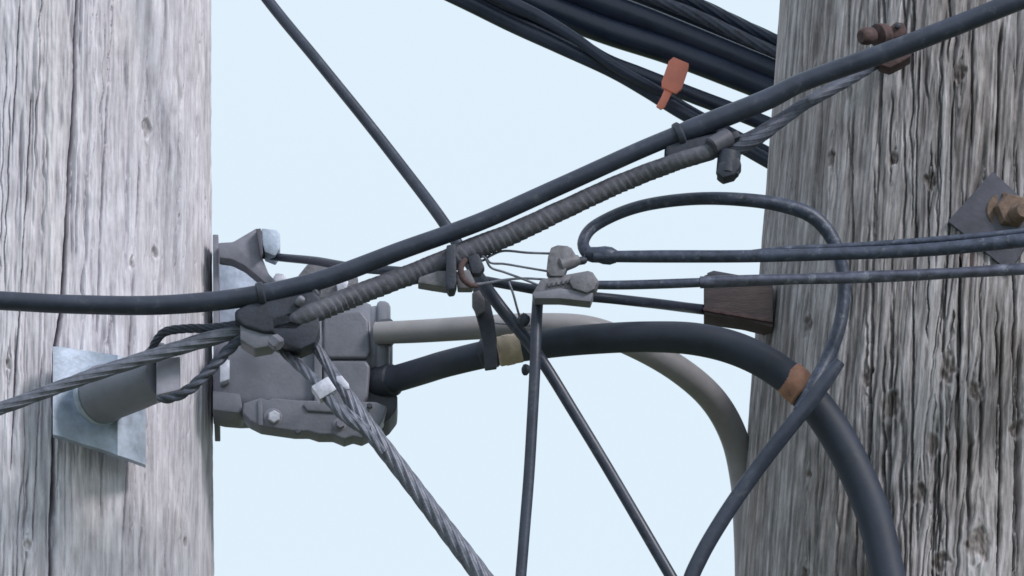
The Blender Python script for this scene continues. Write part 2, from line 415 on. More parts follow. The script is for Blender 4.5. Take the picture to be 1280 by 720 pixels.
def pole(name, label, axis_top, axis_bot, yc, r_top, r_bot, material, seed, kn, cracks, ridge, fine, spiral, skin, wav=0.0007):
    """axis given by photo px x at py=0 and py=720, radii in photo px there"""
    pt = P(axis_top, 0, yc); pb = P(axis_bot, 720, yc)
    s = S(pt)
    zt, zb = pt.z, pb.z
    RT, RB = r_top * s, r_bot * s
    # rows: fine in view, coarse towards ground and top
    zf = np.arange(zb - 0.12, zt + 0.03, 0.0019)
    z = np.concatenate([[-0.6], np.linspace(0.3, zb - 0.42, 20), np.arange(zb - 0.40, zb - 0.125, 0.02), zf, np.arange(zt + 0.05, zt + 0.3, 0.02), np.linspace(zt + 0.35, zt + 1.8, 12)])
    front = np.arange(-math.radians(96), math.radians(96), 0.00072 / RT)
    back = np.linspace(math.radians(96), math.radians(264), 60)
    th = np.concatenate([front, back[:-1]])
    TH, Z = np.meshgrid(th, z)
    k = (Z - zb) / (zt - zb)
    kk = np.where(k < 0, k * 0.15, np.where(k > 1, 1 + (k - 1) * 0.15, k))
    R = RB + (RT - RB) * kk
    s_ = TH * RT                                  # arc length from the line facing the camera
    fz = Z
    # grain coordinate: wanders, spirals, and swerves round knots
    sw = s_ + spiral * (Z - zb) + 0.006 * (vnoise(s_ / 0.05, fz / 0.22, seed + 1) - .5) + 0.0016 * (vnoise(s_ / 0.016, fz / 0.09, seed + 2) - .5)
    sw = sw + wav * (vnoise(s_ / 0.007, fz / 0.016, seed + 3) - .5) * smooth((vnoise(s_ / 0.035, fz / 0.16, seed + 4) - .3) * 3)
    knot = np.zeros_like(Z); knotd = np.zeros_like(Z)
    for (kx, ky, kr) in kn:
        p = P(kx, ky, 0); kz = p.z
        t = (kz - zb) / (zt - zb); cx = pb.x + (pt.x - pb.x) * t; Rr = RB + (RT - RB) * t
        ks = math.asin(max(-0.99, min(0.99, (p.x - cx) / Rr))) * RT
        dx = s_ - ks + kr * 1.1 * (vnoise(Z / (kr * 1.3), s_ / kr, seed + 6) - .5); dz = Z - kz + kr * 1.6 * (vnoise(s_ / (kr * .7), Z / kr, seed + 7) - .5); q = np.exp(-((dx / (kr * 2.2)) ** 2 + (dz / (kr * 6)) ** 2))
        sw = sw + q * np.sign(dx + 1e-9) * -kr * 0.75
        e = ((dx + 0.25 * kr * (vnoise(Z / kr * 2, s_ / kr, seed + 5) - .5)) / kr) ** 2 + (dz / (kr * 1.7)) ** 2
        knotd += smooth((1.35 - e) / 1.1)
        knot += smooth((2.6 - e) / 1.2)
    def ridged(a): return 1 - np.abs(2 * a - 1)
    g1 = vnoise(sw / 0.0036, fz / 0.22, seed + 10)
    g2 = vnoise(sw / 0.0085, fz / 0.5, seed + 11)
    g3 = vnoise(sw / 0.0021, fz / 0.045, seed + 12)
    g5 = vnoise(sw / 0.0033, fz / 0.02, seed + 14)
    g4 = vnoise(sw / 0.0016, fz / 0.012, seed + 13)
    patch = vnoise(s_ / 0.05, fz / 0.25, seed + 20)          # smoother and rougher areas
    rough = 0.45 + 0.75 * patch
    if skin:                                                   # smoother strip along one side
        edge = -math.asin(1.0) * RT
        rough = rough * (0.42 + 0.58 * smooth((s_ - skin[0]) / skin[1]))
    gl = np.exp(-((g2 - 0.5) / 0.05) ** 2) * smooth((vnoise(sw / 0.02, fz / 0.1, seed + 21) - 0.35) * 4)   # long narrow checks
    gs = np.exp(-((g1 - 0.5) / 0.09) ** 2) * smooth((vnoise(sw / 0.012, fz / 0.04, seed + 22) - 0.4) * 4)
    disp = ridge * rough * ((g1 - 0.5) * 1.2 + (g2 - .5) * 0.9 + (g3 - 0.5) * 0.65 + (g5 - 0.5) * 0.55) + fine * (g4 - 0.5) * rough
    disp -= ridge * rough * (3.0 * gl + 1.2 * gs)
    # a few long drying cracks with their own course
    for (pts, wpx, dep) in cracks:
        zz = [P(a, b, 0).z for a, b in pts][::-1]
        ss = []
        for a, b in pts:
            p = P(a, b, 0); t = (p.z - zb) / (zt - zb); cx = pb.x + (pt.x - pb.x) * t; Rr = RB + (RT - RB) * t
            ss.append(math.asin(max(-0.99, min(0.99, (p.x - cx) / Rr))) * RT)
        cs = np.interp(z, zz, ss[::-1])[:, None] + 0.0012 * (vnoise(Z / 0.03, 0 * Z, seed + 30) - .5) + 0.0006 * (vnoise(Z / 0.006, 0 * Z, seed + 31) - .5)
        ww = wpx * WK * s * (0.55 + 0.9 * vnoise(Z / 0.07, 0 * Z + 3, seed + 32))
        fade = smooth((Z - zz[0]) / 0.03 + 0.0) * smooth((zz[-1] - Z) / 0.03)
        disp -= dep * fade * np.exp(-(np.abs(s_ - cs) / (ww * 0.5)) ** 3)
    disp = disp * (1 - 0.6 * np.clip(knot, 0, 1)) - 0.0035 * np.clip(knotd, 0, 1) * (0.5 + vnoise(s_ / 0.002, fz / 0.004, seed + 40))
    Rr = R + disp
    cx = pb.x + (pt.x - pb.x) * (Z - zb) / (zt - zb); cy = yc
    X = cx + Rr * np.sin(TH); Y = cy - Rr * np.cos(TH)
    V = np.stack([X, Y, Z], -1).reshape(-1, 3)
    nr, nc = Z.shape
    I = np.arange(nr - 1)[:, None] * nc + np.arange(nc)[None, :]
    J = np.arange(nr - 1)[:, None] * nc + (np.arange(nc)[None, :] + 1) % nc
    Fq = np.stack([I, J, J + nc, I + nc], -1).reshape(-1, 4)
    loc = np.array([pb.x, yc, 0.0])
    me = bpy.data.meshes.new(name)
    me.vertices.add(len(V)); me.vertices.foreach_set('co', (V - loc).astype(np.float32).ravel())
    capv = np.arange((nr - 1) * nc, nr * nc)
    me.loops.add(len(Fq) * 4 + nc)
    me.loops.foreach_set('vertex_index', np.concatenate([Fq.ravel(), capv]).astype(np.int32))
    me.polygons.add(len(Fq) + 1)
    me.polygons.foreach_set('loop_start', np.concatenate([np.arange(len(Fq)) * 4, [len(Fq) * 4]]).astype(np.int32))
    me.polygons.foreach_set('use_smooth', [True] * (len(Fq) + 1))
    me.update(calc_edges=True)
    tone = 0.5 + 0.42 * (g1 - .5) + 0.4 * (g3 - .5) + 0.3 * (g5 - .5) + 0.16 * (g2 - .5) + 0.10 * (vnoise(sw / 0.03, fz / 0.3, seed + 50) - .5) + 0.28 * (vnoise(s_ / 0.008, fz / 0.02, seed + 51) - .5)
    tone = tone - 0.35 * np.clip(knotd, 0, 1)
    warm = np.clip((vnoise(s_ / 0.04, fz / 0.12, seed + 52) - .35) * 1.2, 0, 1) + 0.8 * np.clip(knotd, 0, 1)
    G = np.stack([tone, np.clip(warm, 0, 1), 0 * tone], -1).reshape(-1)
    a = me.attributes.new('grain', 'FLOAT_VECTOR', 'POINT'); a.data.foreach_set('vector', G.astype(np.float32))
    a = me.attributes.new('fibre', 'FLOAT_VECTOR', 'POINT'); a.data.foreach_set('vector', np.stack([sw, fz, 0 * sw], -1).reshape(-1).astype(np.float32))
    me.materials.append(material)
    o = bpy.data.objects.new(name, me); COL.objects.link(o); o.location = loc
    return tag(o, label, 'utility pole', 'wooden utility poles')

woodL = wood_mat('pale_weathered_wood', (0.44, 0.42, 0.465), (0.635, 0.61, 0.67), (0.83, 0.805, 0.87), (0.97, 0.94, 0.90), 0.8)
woodR = wood_mat('grey_weathered_wood', (0.16, 0.148, 0.152), (0.315, 0.298, 0.308), (0.54, 0.52, 0.545), (0.90, 0.83, 0.79), 0.9)
YC = 0.2
pole('utility_pole', 'pale wooden pole with a long dark crack, galvanised square plate bolted on it', 20, 18, YC, 243, 246, woodL, 11,
     [(183, 137, 0.0055), (193, 291, 0.004), (165, 312, 0.0035), (254, 185, 0.004), (35, 680, 0.004), (230, 640, 0.004), (10, 455, 0.003)],
     [([(97, -40), (92, 130), (86, 240), (77, 380), (70, 430), (62, 760)], 5.2, 0.024),
      ([(26, -40), (22, 60), (14, 190)], 2.2, 0.008), ([(40, 100), (33, 240), (22, 420), (12, 600)], 2.0, 0.007),
      ([(143, -40), (135, 90), (126, 260), (120, 420)], 2.4, 0.009), ([(118, -40), (112, 70)], 2, 0.007),
      ([(218, -30), (212, 140), (208, 230)], 2.2, 0.007), ([(176, 150), (168, 290), (162, 420), (158, 560), (150, 740)], 2.4, 0.008),
      ([(222, 560), (214, 740)], 2.6, 0.008), ([(54, 430), (44, 600), (40, 700)], 2.2, 0.007), ([(232, 240), (216, 420), (214, 560)], 2.0, 0.006)] + hair_cracks(5, 2, 120, 9, 2.2, 0.0040, -.03) + hair_cracks(6, 118, 258, 40, 1.9, 0.0034, -.035),
     0.0015, 0.0013, -0.02, None, 0.0014)
rngk = random.Random(3)
pole('utility_pole', 'darker grey rough wooden pole with deep grooves, heavy black cable crossing it', 1226, 1196, YC, 251, 272, woodR, 47,
     [(1040, 180, 0.006), (1118, 195, 0.005), (1200, 95, 0.006), (1113, 506, 0.008), (1188, 465, 0.008), (1219, 495, 0.006), (1165, 560, 0.007), (1148, 622, 0.006),
      (1222, 690, 0.009), (1060, 575, 0.004), (1010, 383, 0.006), (1163, 228, 0.005), (1085, 470, 0.006), (1270, 540, 0.006), (1004, 705, 0.006), (1176, 710, 0.007), (1012, 575, 0.004), (1230, 245, 0.004)],
     [([(1006, -40), (1003, 60), (998, 120)], 4, 0.015), ([(1105, -40), (1104, 60), (1098, 200), (1092, 320), (1088, 470), (1082, 620), (1076, 760)], 4, 0.018),
      ([(1252, 20), (1248, 130), (1244, 220)], 4.5, 0.016), ([(1190, 120), (1186, 280), (1180, 420)], 3.2, 0.012), ([(1216, 20), (1214, 200)], 3, 0.01),
      ([(1150, 60), (1146, 160), (1142, 330), (1140, 520), (1136, 740)], 3, 0.012), ([(1252, 400), (1250, 560), (1246, 740)], 3.5, 0.014), ([(1170, 520), (1164, 740)], 3.4, 0.012),
      ([(1062, -40), (1060, 120)], 2.5, 0.01), ([(1130, -40), (1128, 110)], 3, 0.01), ([(1030, 30), (1022, 240)], 2.6, 0.008), ([(975, 250), (966, 360), (962, 420)], 3, 0.010),
      ([(1274, 440), (1272, 740)], 3.5, 0.012), ([(1012, 640), (1010, 740)], 3, 0.01), ([(1202, 300), (1198, 480), (1196, 640)], 3.2, 0.012), ([(1118, 360), (1112, 540), (1108, 740)], 2.8, 0.01)] + hair_cracks(8, 1040, 1276, 60, 3.2, 0.008, -.015) + hair_cracks(9, 960, 1040, 8, 2.4, 0.003, -.03),
     0.0018, 0.0012, -0.035, (-0.21, 0.12))

# ------------------------------------------------------------------ cables
YM = -0.16     # depth of the main cable run
def cable(name, label, pts, m, group=None, sides=20, wob=0.0005, seed=0, cat='cable'):
    o = MB().tube(pts, sides, wob=wob, seed=seed).out(name, m)
    return tag(o, label, cat, group)

main = [(-1400, 250, YM, 24), (-500, 350, YM, 24), (0, 376, YM, 24), (90, 381, YM, 24), (190, 382, YM, 24.5), (265, 377, YM, 25), (325, 368, YM, 25), (400, 350, YM, 24), (500, 313, YM, 23), (560, 292, YM, 22.5),
        (610, 273, YM, 22.5), (700, 233, YM, 22), (800, 188, YM, 22), (846, 169, YM, 22.5), (862, 163, YM, 25.5), (960, 124, YM, 26), (1000, 104, YM, 24), (1100, 68, YM, 25), (1200, 30, YM, 25), (1275, 0, YM, 25), (1700, -160, YM, 25), (2600, -480, YM, 25)]
cable('aerial_cable', 'long smooth black cable sweeping up from the left pole across the front of everything', main, M['black'], sides=28)

# messenger strand with its helical wrap rods
t = thing('messenger_strand', 'grimy grey strand with spiral wrap rods running right under the long black cable', 'strand', P(640, 290, YM))
MB().strand([(330, 410, YM + .012, 18), (375, 398, YM + .012, 18), (430, 375, YM + .012, 18), (500, 347, YM + .012, 18), (560, 325, YM + .012, 18), (620, 300, YM + .012, 18), (700, 264, YM + .012, 18), (800, 218, YM + .012, 18), (860, 197, YM + .012, 18),
             (905, 186, YM + .012, 18), (945, 171, YM + .014, 19), (1000, 134, YM + .03, 16), (1055, 103, YM + .06, 16), (1092, 81, YM + .10, 15), (1112, 68, YM + .13, 14)], 9, 0.19, 0.20, core_k=.75).out('wire_core', M['strand'], t)
def wrap_rod(pts, pitch, amp, m_, starts=1, sides=22):
    R, L = path(pts, 0.0011)
    def mod(l, a):
        q = (l / pitch * (1 + 0) + 0.9 * vnoise(l / 0.035, a * 0, 15) + 0.5 * np.sin(a + 1) * 0.35 - starts * a / (2 * math.pi) + 0.25 * vnoise(l / 0.02, a * 0, 5)) % 1.0
        q2 = (l / (pitch * 4.7) + 3 * a / (2 * math.pi)) % 1.0
        low = 0.25 + 0.75 * (1 - np.cos(a)) / 2
        return 1 + amp * low * 1.25 * (q - 0.5) * (0.5 + vnoise(l / 0.012, a * 0, 6)) + amp * 0.35 * (np.abs(q2 - .5) * 2) + amp * 0.5 * (vnoise(l / 0.03, a * 0.9, 7) - .5)
    MB().add(*sweep(R[:, :3], R[:, 3], sides, mod, L)).out('wrap_rod', m_, t)
wrap_rod([(350, 407, YM + .010, 14), (364, 402, YM + .004, 20), (384, 394, YM + .001, 25), (430, 375, YM + .008, 27), (500, 348, YM + .012, 26), (560, 326, YM + .012, 30), (590, 312, YM + .012, 29), (640, 292, YM + .012, 27), (700, 264, YM + .012, 25), (760, 236, YM + .012, 24), (800, 219, YM + .010, 23), (850, 201, YM - .002, 22), (880, 192, YM - .006, 21), (898, 186, YM - .004, 18)], 0.0072, 0.085, M['wrap'])
MB().strand([(900, 187, YM + .012, 27), (925, 181, YM + .012, 25), (946, 171, YM + .014, 22), (975, 151, YM + .02, 18), (1010, 128, YM + .032, 14)], 10, 0.16, 0.15, sides=8, core_k=.7).out('wrap_rod', M['strand'], t)

# diagonal cable and the two hanging ones
cable('drop_cable', 'thin black cable running diagonally down right, passing behind the long cable', [(-20, -520, .02, 14), (180, -220, 0, 14), (330, -6, -.02, 14), (400, 80, -.04, 14), (500, 205, -.06, 14.5), (556, 280, -.08, 15), (588, 330, -.09, 15), (620, 376, -.10, 16), (670, 440, -.10, 15), (720, 520, -.10, 14.5), (780, 620, -.10, 14.5), (838, 720, -.10, 15), (1100, 1180, -.1, 15)], M['black'])
cable('drop_cable', 'thin black cable hanging nearly straight down below the lower wedge clamp', [(673, 366, -.12, 14), (671, 400, -.125, 14), (669, 450, -.13, 14), (665, 530, -.13, 14), (660, 610, -.13, 14), (651, 720, -.13, 14), (620, 1100, -.13, 14)], M['black'])
# wire that comes out above the closure, goes under the clamps and ends at the dark block
cable('drop_wire', 'thin black wire from the bracket passing under both wedge clamps to the dark block', [(322, 318, .16, 9), (345, 321, .13, 10), (395, 326, .06, 11), (440, 334, 0, 12), (510, 340, -.04, 12), (570, 345, -.06, 12), (640, 357, -.07, 12), (700, 367, -.07, 13), (770, 374, -.06, 13), (830, 381, .02, 13), (870, 386, .10, 13), (886, 388, .118, 13)], M['black'])
# grey conduit and heavy black cable
cable('grey_conduit', 'thick grey tube from the closure bending down along the left side of the grooved pole', [(470, 416, .10, 28), (520, 414, .09, 29), (600, 409, .07, 30), (670, 406, .06, 30), (735, 410, .06, 31), (790, 430, .08, 32), (850, 463, .11, 34), (893, 502, .15, 35), (918, 548, .18, 35), (930, 600, .2, 35), (934, 660, .2, 35), (936, 740, .2, 35), (925, 1300, .2, 35)], M['conduit'], sides=28, cat='conduit')
t = thing('heavy_cable', 'thickest black cable arching from the closure over and down the front of the grooved pole', 'cable', P(820, 422, 0))
hv = [(478, 478, .12, 34), (500, 472, .105, 34), (530, 463, .07, 34), (560, 454, .03, 34), (620, 440, 0, 35), (680, 430, -.02, 37), (740, 424, -.03, 38), (810, 421, -.04, 39), (870, 424, -.05, 41), (920, 436, -.05, 42), (965, 458, -.05, 42), (1005, 490, -.045, 43), (1040, 535, -.04, 44), (1070, 590, -.035, 44), (1092, 645, -.032, 44), (1108, 710, -.03, 44), (1122, 790, -.03, 44), (1140, 1300, -.03, 44)]
MB().tube(hv, 32, step=0.005).out('jacket', M['black2'], t)
def band(p0, p1, d, y, m, parent, name, bulge=1.5, sides=28, lump=0.03):
    A = P(*p0, y); B = P(*p1, y); dd = (B - A); L = dd.length; r = d * .5 * S(A)
    b = bulge * S(A)
    prof = [(0, r - b * .4), (L * .06, r + b * .6), (L * .25, r + b * .5), (L * .3, r + b), (L * .6, r + b * .9), (L * .64, r + b * .5), (L * .94, r + b * .6), (L, r - b * .4)]
    return MB().lathe(A, dd, prof, sides).out(name, m, parent)
band((622, 440), (652, 434), 36, -.012, M['tan'], t, 'tape_band')
tag(band((984, 470), (1006, 491), 43, -.047, M['rusttape'], t, 'tape_band'), 'orange brown tape')

# looped cable, with the joint where it turns back
t = thing('looped_cable', 'black cable making a wide oval loop over the grooved pole then hanging down', 'cable', P(735, 316, -.13))
lp = [(752, 321, -.135, 15), (738, 319, -.135, 17), (729, 307, -.13, 15), (736, 289, -.12, 15), (760, 273, -.11, 15), (800, 258, -.10, 15.5), (860, 249, -.09, 16), (920, 249, -.085, 17), (975, 256, -.08, 18), (1015, 270, -.075, 19), (1040, 298, -.07, 18), (1054, 345, -.065, 17), (1052, 395, -.065, 17), (1038, 440, -.075, 18), (1018, 480, -.085, 18), (1000, 515, -.095, 18)]
MB().tube(lp, 22).out('jacket', M['drop'], t)
cable('drop_cable', 'black cable with a cut end, curving down left over the thickest cable', [(1050, 452, -.105, 14), (1038, 468, -.105, 18), (1015, 500, -.105, 19), (985, 536, -.105, 20), (945, 588, -.10, 20), (905, 646, -.10, 20), (875, 698, -.10, 20), (860, 735, -.10, 20), (800, 1100, -.1, 20)], M['black'])
# joint sleeve at the loop's turn
MB().lathe(P(730, 316, -.137), P(772, 321, -.137) - P(730, 316, -.137), [(0, .003), (.002, .0062), (.012, .0074), (.02, .0092), (.027, .0090), (.033, .0062), (.0338, .004)], 14).out('sleeve', M['drop'], t)

# twin service wires to the right
t = thing('service_wire', 'upper pair of weathered service wires stretched straight across the grooved pole', 'wire', P(900, 320, -.13))
MB().tube([(742, 321, -.14, 14), (820, 321, -.14, 16), (900, 321, -.14, 16), (960, 320, -.14, 16), (1060, 317, -.14, 16), (1160, 312, -.14, 17), (1280, 300, -.14, 18), (2200, 200, -.14, 18)], 14, wob=0.0004, seed=4).out('lower_wire', M['drop'], t)
MB().tube([(940, 315, -.132, 6), (975, 312, -.13, 8), (1060, 308, -.13, 9), (1160, 301, -.13, 10), (1280, 290, -.13, 10), (2200, 180, -.13, 10)], 12, wob=0.0003, seed=5).out('upper_wire', M['drop'], t)
t = thing('service_wire', 'lower twisted silvery service wire crossing the grooved pole just above the dark block', 'wire', P(900, 352, -.12))
MB().tube([(735, 356, -.135, 11), (780, 356, -.135, 12), (880, 353, -.135, 12), (905, 352, -.135, 11)], 12, wob=0.0003, seed=8).out('sheathed_end', M['drop'], t)
SILV = mat('silver_wire', (0.075, 0.083, 0.11), 0.4, metal=0.3, var=0.4, vscale=90, bump=0.3, bscale=260, stain_or_glint=(60, 0.55, (0.26, 0.28, 0.34)))
R, L = path([(875, 353, -.135, 15), (960, 350, -.135, 15), (1060, 347, -.135, 15), (1160, 343, -.135, 15), (1280, 336, -.135, 15), (2200, 280, -.135, 15)], 0.003)
MB().add(*sweep(R[:, :3], R[:, 3], 24, lambda l, a: 0.86 + 0.16 * np.abs(np.cos(a - 2 * math.pi * l / 0.16 * .5)) ** 0.8, L)).out('twisted_pair', SILV, t)

# bundle behind the grooved pole
G = 'bundle of cables passing behind the grooved pole'
YB = 0.50
for lab, pts, m_, cat in [
    ('lowest cable of the bundle, kinked down and wearing the orange tag', [(300, -130, YB, 20), (575, -3, YB, 23), (640, 29, YB, 23), (700, 57, YB - .01, 21), (768, 90, YB - .01, 18), (810, 114, YB - .01, 18), (850, 139, YB - .01, 18), (905, 170, YB - .01, 18), (970, 207, YB - .01, 18), (1100, 275, YB, 18), (2000, 700, YB, 18)], 'far', 'cable'),
    ('second cable from the bottom of the bundle, splaying out under the orange tag', [(330, -160, YB, 19), (608, -4, YB, 21), (656, 18, YB, 21), (715, 50, YB + .01, 19), (757, 76, YB + .02, 19), (800, 93, YB + .02, 19), (860, 117, YB + .02, 20), (915, 138, YB + .02, 20), (970, 160, YB + .02, 20), (1100, 210, YB + .02, 20), (2000, 560, YB, 20)], 'far', 'cable'),
    ('thin black cable squeezed between the thick ones near the top edge, crossing down left', [(380, -150, YB - .02, 15), (628, -2, YB - .02, 18), (672, 20, YB - .02, 17), (715, 45, YB - .025, 14), (770, 84, YB - .025, 13), (820, 112, YB - .02, 12), (870, 142, YB + .005, 12), (1000, 210, YB + .02, 12)], 'far', 'cable'),
    ('lower of the two thickest cables in the top bundle', [(300, -130, YB + .03, 26), (650, -3, YB + .03, 34), (756, 38, YB + .03, 34), (842, 66, YB + .03, 33), (940, 104, YB + .03, 32), (1100, 170, YB + .03, 28), (2000, 520, YB + .03, 28)], 'far', 'cable'),
    ('upper of the two thickest cables in the top bundle', [(330, -160, YB + .03, 34), (715, -9, YB + .03, 34), (790, 19, YB + .03, 34), (842, 39, YB + .03, 33), (970, 91, YB + .03, 31), (1100, 145, YB + .03, 31), (2000, 500, YB + .03, 31)], 'far', 'cable'),
    ('small black cable tucked behind the thickest cables of the top bundle', [(360, -190, YB + .07, 24), (760, -20, YB + .07, 24), (850, 18, YB + .07, 24), (970, 72, YB + .07, 24), (2000, 450, YB + .06, 18)], 'far', 'cable')]:
    cable('bundle_cable', lab, pts, M[m_], G, sides=24, cat=cat)
o = MB().strand([(380, -200, YB + .02, 15), (800, -9, YB + .02, 15), (870, 19, YB + .02, 15), (970, 66, YB + .02, 15), (2000, 500, YB + .02, 15)], 7, 0.2, 0.28, step=0.004, core_k=.6).out('bundle_strand', M['strand'])
tag(o, 'grey twisted steel strand lying on the thickest cable of the top bundle', 'strand', G)
o = MB().strand([(400, -210, YB + .03, 14), (820, -17, YB + .03, 17), (870, 4, YB + .03, 17), (970, 51, YB + .03, 17), (2000, 470, YB + .03, 17)], 8, 0.22, 0.25, step=0.004, core_k=.6).out('bundle_strand', M['far'])
tag(o, 'topmost dark twisted strand of the bundle, nearest the upper right corner of the sky', 'strand', G)

# orange tag
t = thing('cable_tag', 'orange plastic identification tag strapped round a cable of the top bundle', 'tag', P(840, 95, YB - .05))
MB().prism([(842, 71), (861, 79), (861, 84), (852, 111), (845, 117), (827, 109), (827, 102), (836, 76)], YB - .045, YB - .041, 0.0008).out('tag_plate', M['orange'], t)
MB().prism([(832, 108), (842, 112), (836, 124), (831, 134), (826, 137), (820, 133), (826, 122)], YB - .043, YB - .040, 0.0008).out('strap', M['orange'], t)
MB().lathe(P(828, 122, YB - .01), P(838, 128, YB - .01) - P(828, 122, YB - .01), [(0, .0085), (.001, .0094), (.006, .0094), (.007, .0085)], 20).out('strap_ring', M['orange'], t)

# ------------------------------------------------------------------ splice closure beside the pale pole
YCL = 0.16
t = thing('splice_closure', 'dark grey cast cable closure mounted beside the pale pole with bolted lower flange', 'cable closure', P(390, 450, YCL))
s0 = 0.0008
A = P(262, 462, YCL); B = P(402, 456, YCL); d = B - A
prof = [(0, .040), (.004, .046), (.03, .047), (.07, .049), (d.length - .012, .050), (d.length - .004, .053), (d.length + .006, .053), (d.length + .010, .05)]
MB().prism([(266, 428), (300, 420), (404, 416), (404, 508), (300, 511), (266, 508)], YCL - .046, YCL + .03, 0.022, 8).out('body', M['cast'], t)
A = P(396, 446, YCL); d = Vector((1, 0, -0.01))
MB().lathe(A, d, [(0, .048), (.003, .0535), (.009, .0555), (.013, .0555), (.040, .0555), (.050, .0548), (.054, .0530)], 56).out('dome', M['cast'], t)
A = P(462, 447, YCL)
MB().lathe(A, d, [(0, .0515), (.004, .0520), (.0065, .0525), (.0075, .0555), (.010, .0572), (.015, .0570), (.0185, .0552), (.0205, .0515), (.021, .03)], 64).out('end_ring', M['cast'], t)
A = P(484, 449, YCL)
MB().lathe(A, d, [(0, .040), (.003, .040), (.005, .037), (.0055, .01)], 40).out('end_seal', M['cast_dark'], t)
# raised side panel with rounded corners
MB().prism([(410, 388), (452, 388), (461, 400), (463, 440), (458, 448), (410, 448), (404, 440), (404, 398)], YCL - .0570, YCL - .020, 0.012, 7).out('panel', M['cast'], t)
MB().prism([(410, 450), (458, 450), (463, 458), (460, 496), (452, 508), (412, 508), (404, 498), (404, 458)], YCL - .0570, YCL - .020, 0.012, 7).out('panel', M['cast'], t)
# saddle, lower flange with wavy edge
MB().prism([(266, 488), (300, 492), (304, 513), (298, 516), (266, 512)], YCL - .051, YCL + .0, 0.0016).out('foot', M['cast'], t)
flange = MB().prism([(304, 504), (325, 497), (336, 500), (340, 497), (372, 500), (470, 502), (484, 508), (480, 522), (474, 532), (462, 543), (452, 548), (441, 545), (430, 549), (416, 543), (398, 543), (386, 539), (368, 539), (326, 533), (312, 526), (303, 516)], YCL - .058, YCL - .030, 0.0022, 3).out('flange', M['cast'], t)
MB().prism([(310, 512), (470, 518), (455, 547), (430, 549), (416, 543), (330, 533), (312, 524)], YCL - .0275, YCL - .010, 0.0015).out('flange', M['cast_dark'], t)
MB().prism([(322, 500), (328, 497), (329, 532), (323, 531)], YCL - .0605, YCL - .04, 0.0012).out('rib', M['cast'], t)
MB().prism([(378, 506), (384, 500), (450, 503), (456, 510), (450, 518), (384, 514)], YCL - .0605, YCL - .04, 0.002, 3).out('boss', M['cast'], t)
MB().prism([(452, 488), (484, 485), (497, 494), (496, 511), (486, 524), (476, 530), (458, 520)], YCL - .044, YCL + .01, 0.003, 3).out('corner_lug', M['cast_dark'], t)
MB().prism([(392, 380), (402, 380), (403, 512), (393, 512)], YCL - .0565, YCL - .03, 0.0018).out('clasp', M['cast'], t)
for (x, y, r, m_) in ((341, 525, 9, 'bright'), (424, 534, 6.5, 'galv_dull')):
    c = P(x, y - 3, YCL - .0585); rr = r * s0
    MB().lathe(c + Vector((0, 0.001, 0)), (0, -1, -.1), [(0, rr * 1.35), (.0012, rr * 1.35), (.0016, rr * 1.25)], 24).out('washer', M['galv_dull'], flange)
    MB().lathe(c + Vector((.001, -0.0012, 0)), (0.1, -1, -.1), [(0, rr * .9), (.0035, rr * .9), (.0045, rr * .75)], 6).out('bolt', M[m_], flange)
for i, x in enumerate((372, 462)):
    MB().lathe(P(x, 540 if i == 0 else 508, YCL - .061), (0, -1, 0), [(0, .0032), (.003, .003), (.0036, .0022)], 6).out('bolt', M['cast_dark'], t)
MB().prism([(372, 345), (384, 330), (398, 327), (440, 331), (448, 348), (440, 372), (400, 384), (372, 372)], YCL - .03, YCL + .0, 0.002).out('top_lug', M['clampgrey'], t)
MB().prism([(338, 352), (345, 341), (356, 342), (360, 352), (358, 372), (338, 374)], YCL - .025, YCL - .005, 0.0015).out('top_lug', M['bright'], t)
MB().prism([(420, 352), (428, 346), (436, 352), (432, 364), (422, 366)], YCL - .04, YCL - .03, 0.0015).out('top_lug', M['bright'], t)
# cable gland of conduit and heavy cable
MB().lathe(P(476, 416, .11), P(500, 415, .105) - P(476, 416, .11), [(0, .0135), (.006, .0142), (.010, .0142), (.012, .0125)], 28).out('gland', M['cast_dark'], t)
MB().lathe(P(474, 479, .125), P(502, 472, .105) - P(474, 479, .125), [(0, .018), (.008, .0175), (.018, .0165), (.020, .0145)], 28).out('gland', M['rubber'], t)

# ------------------------------------------------------------------ galvanised bracket on the side of the pale pole
t = thing('mounting_bracket', 'galvanised bracket with a flared arm fixed to the right side of the pale pole', 'bracket', P(272, 380, .18))
MB().prism([(266, 293), (273, 293), (274, 515), (267, 515)], .14, .24, 0.0008).out('side_plate', M['galv_dull'], t)
MB().prism([(273, 318), (300, 322), (326, 346), (342, 372), (345, 420), (300, 480), (273, 480)], .235, .243, 0.0008).out('back_plate', M['galv'], t)
MB().prism([(275, 446), (287, 450), (287, 474), (275, 478)], .10, .13, 0.001).out('lug', M['bright'], t)
hb = MB()
hb.prism([(273, 303), (291, 302), (320, 285), (327, 286), (328, 322), (336, 342), (350, 356), (346, 362), (330, 352), (306, 332), (290, 324), (274, 322)], .125, .15, 0.002)
hb.out('arm', M['galv_dull'], t)
MB().prism([(320, 286), (326, 285), (329, 316), (326, 322)], .115, .127, 0.001).out('arm_web', M['plate'], t)
MB().prism([(327, 285), (346, 287), (350, 292), (350, 311), (344, 320), (331, 315), (328, 305)], .118, .15, 0.0015).out('end_block', M['galv'], t)

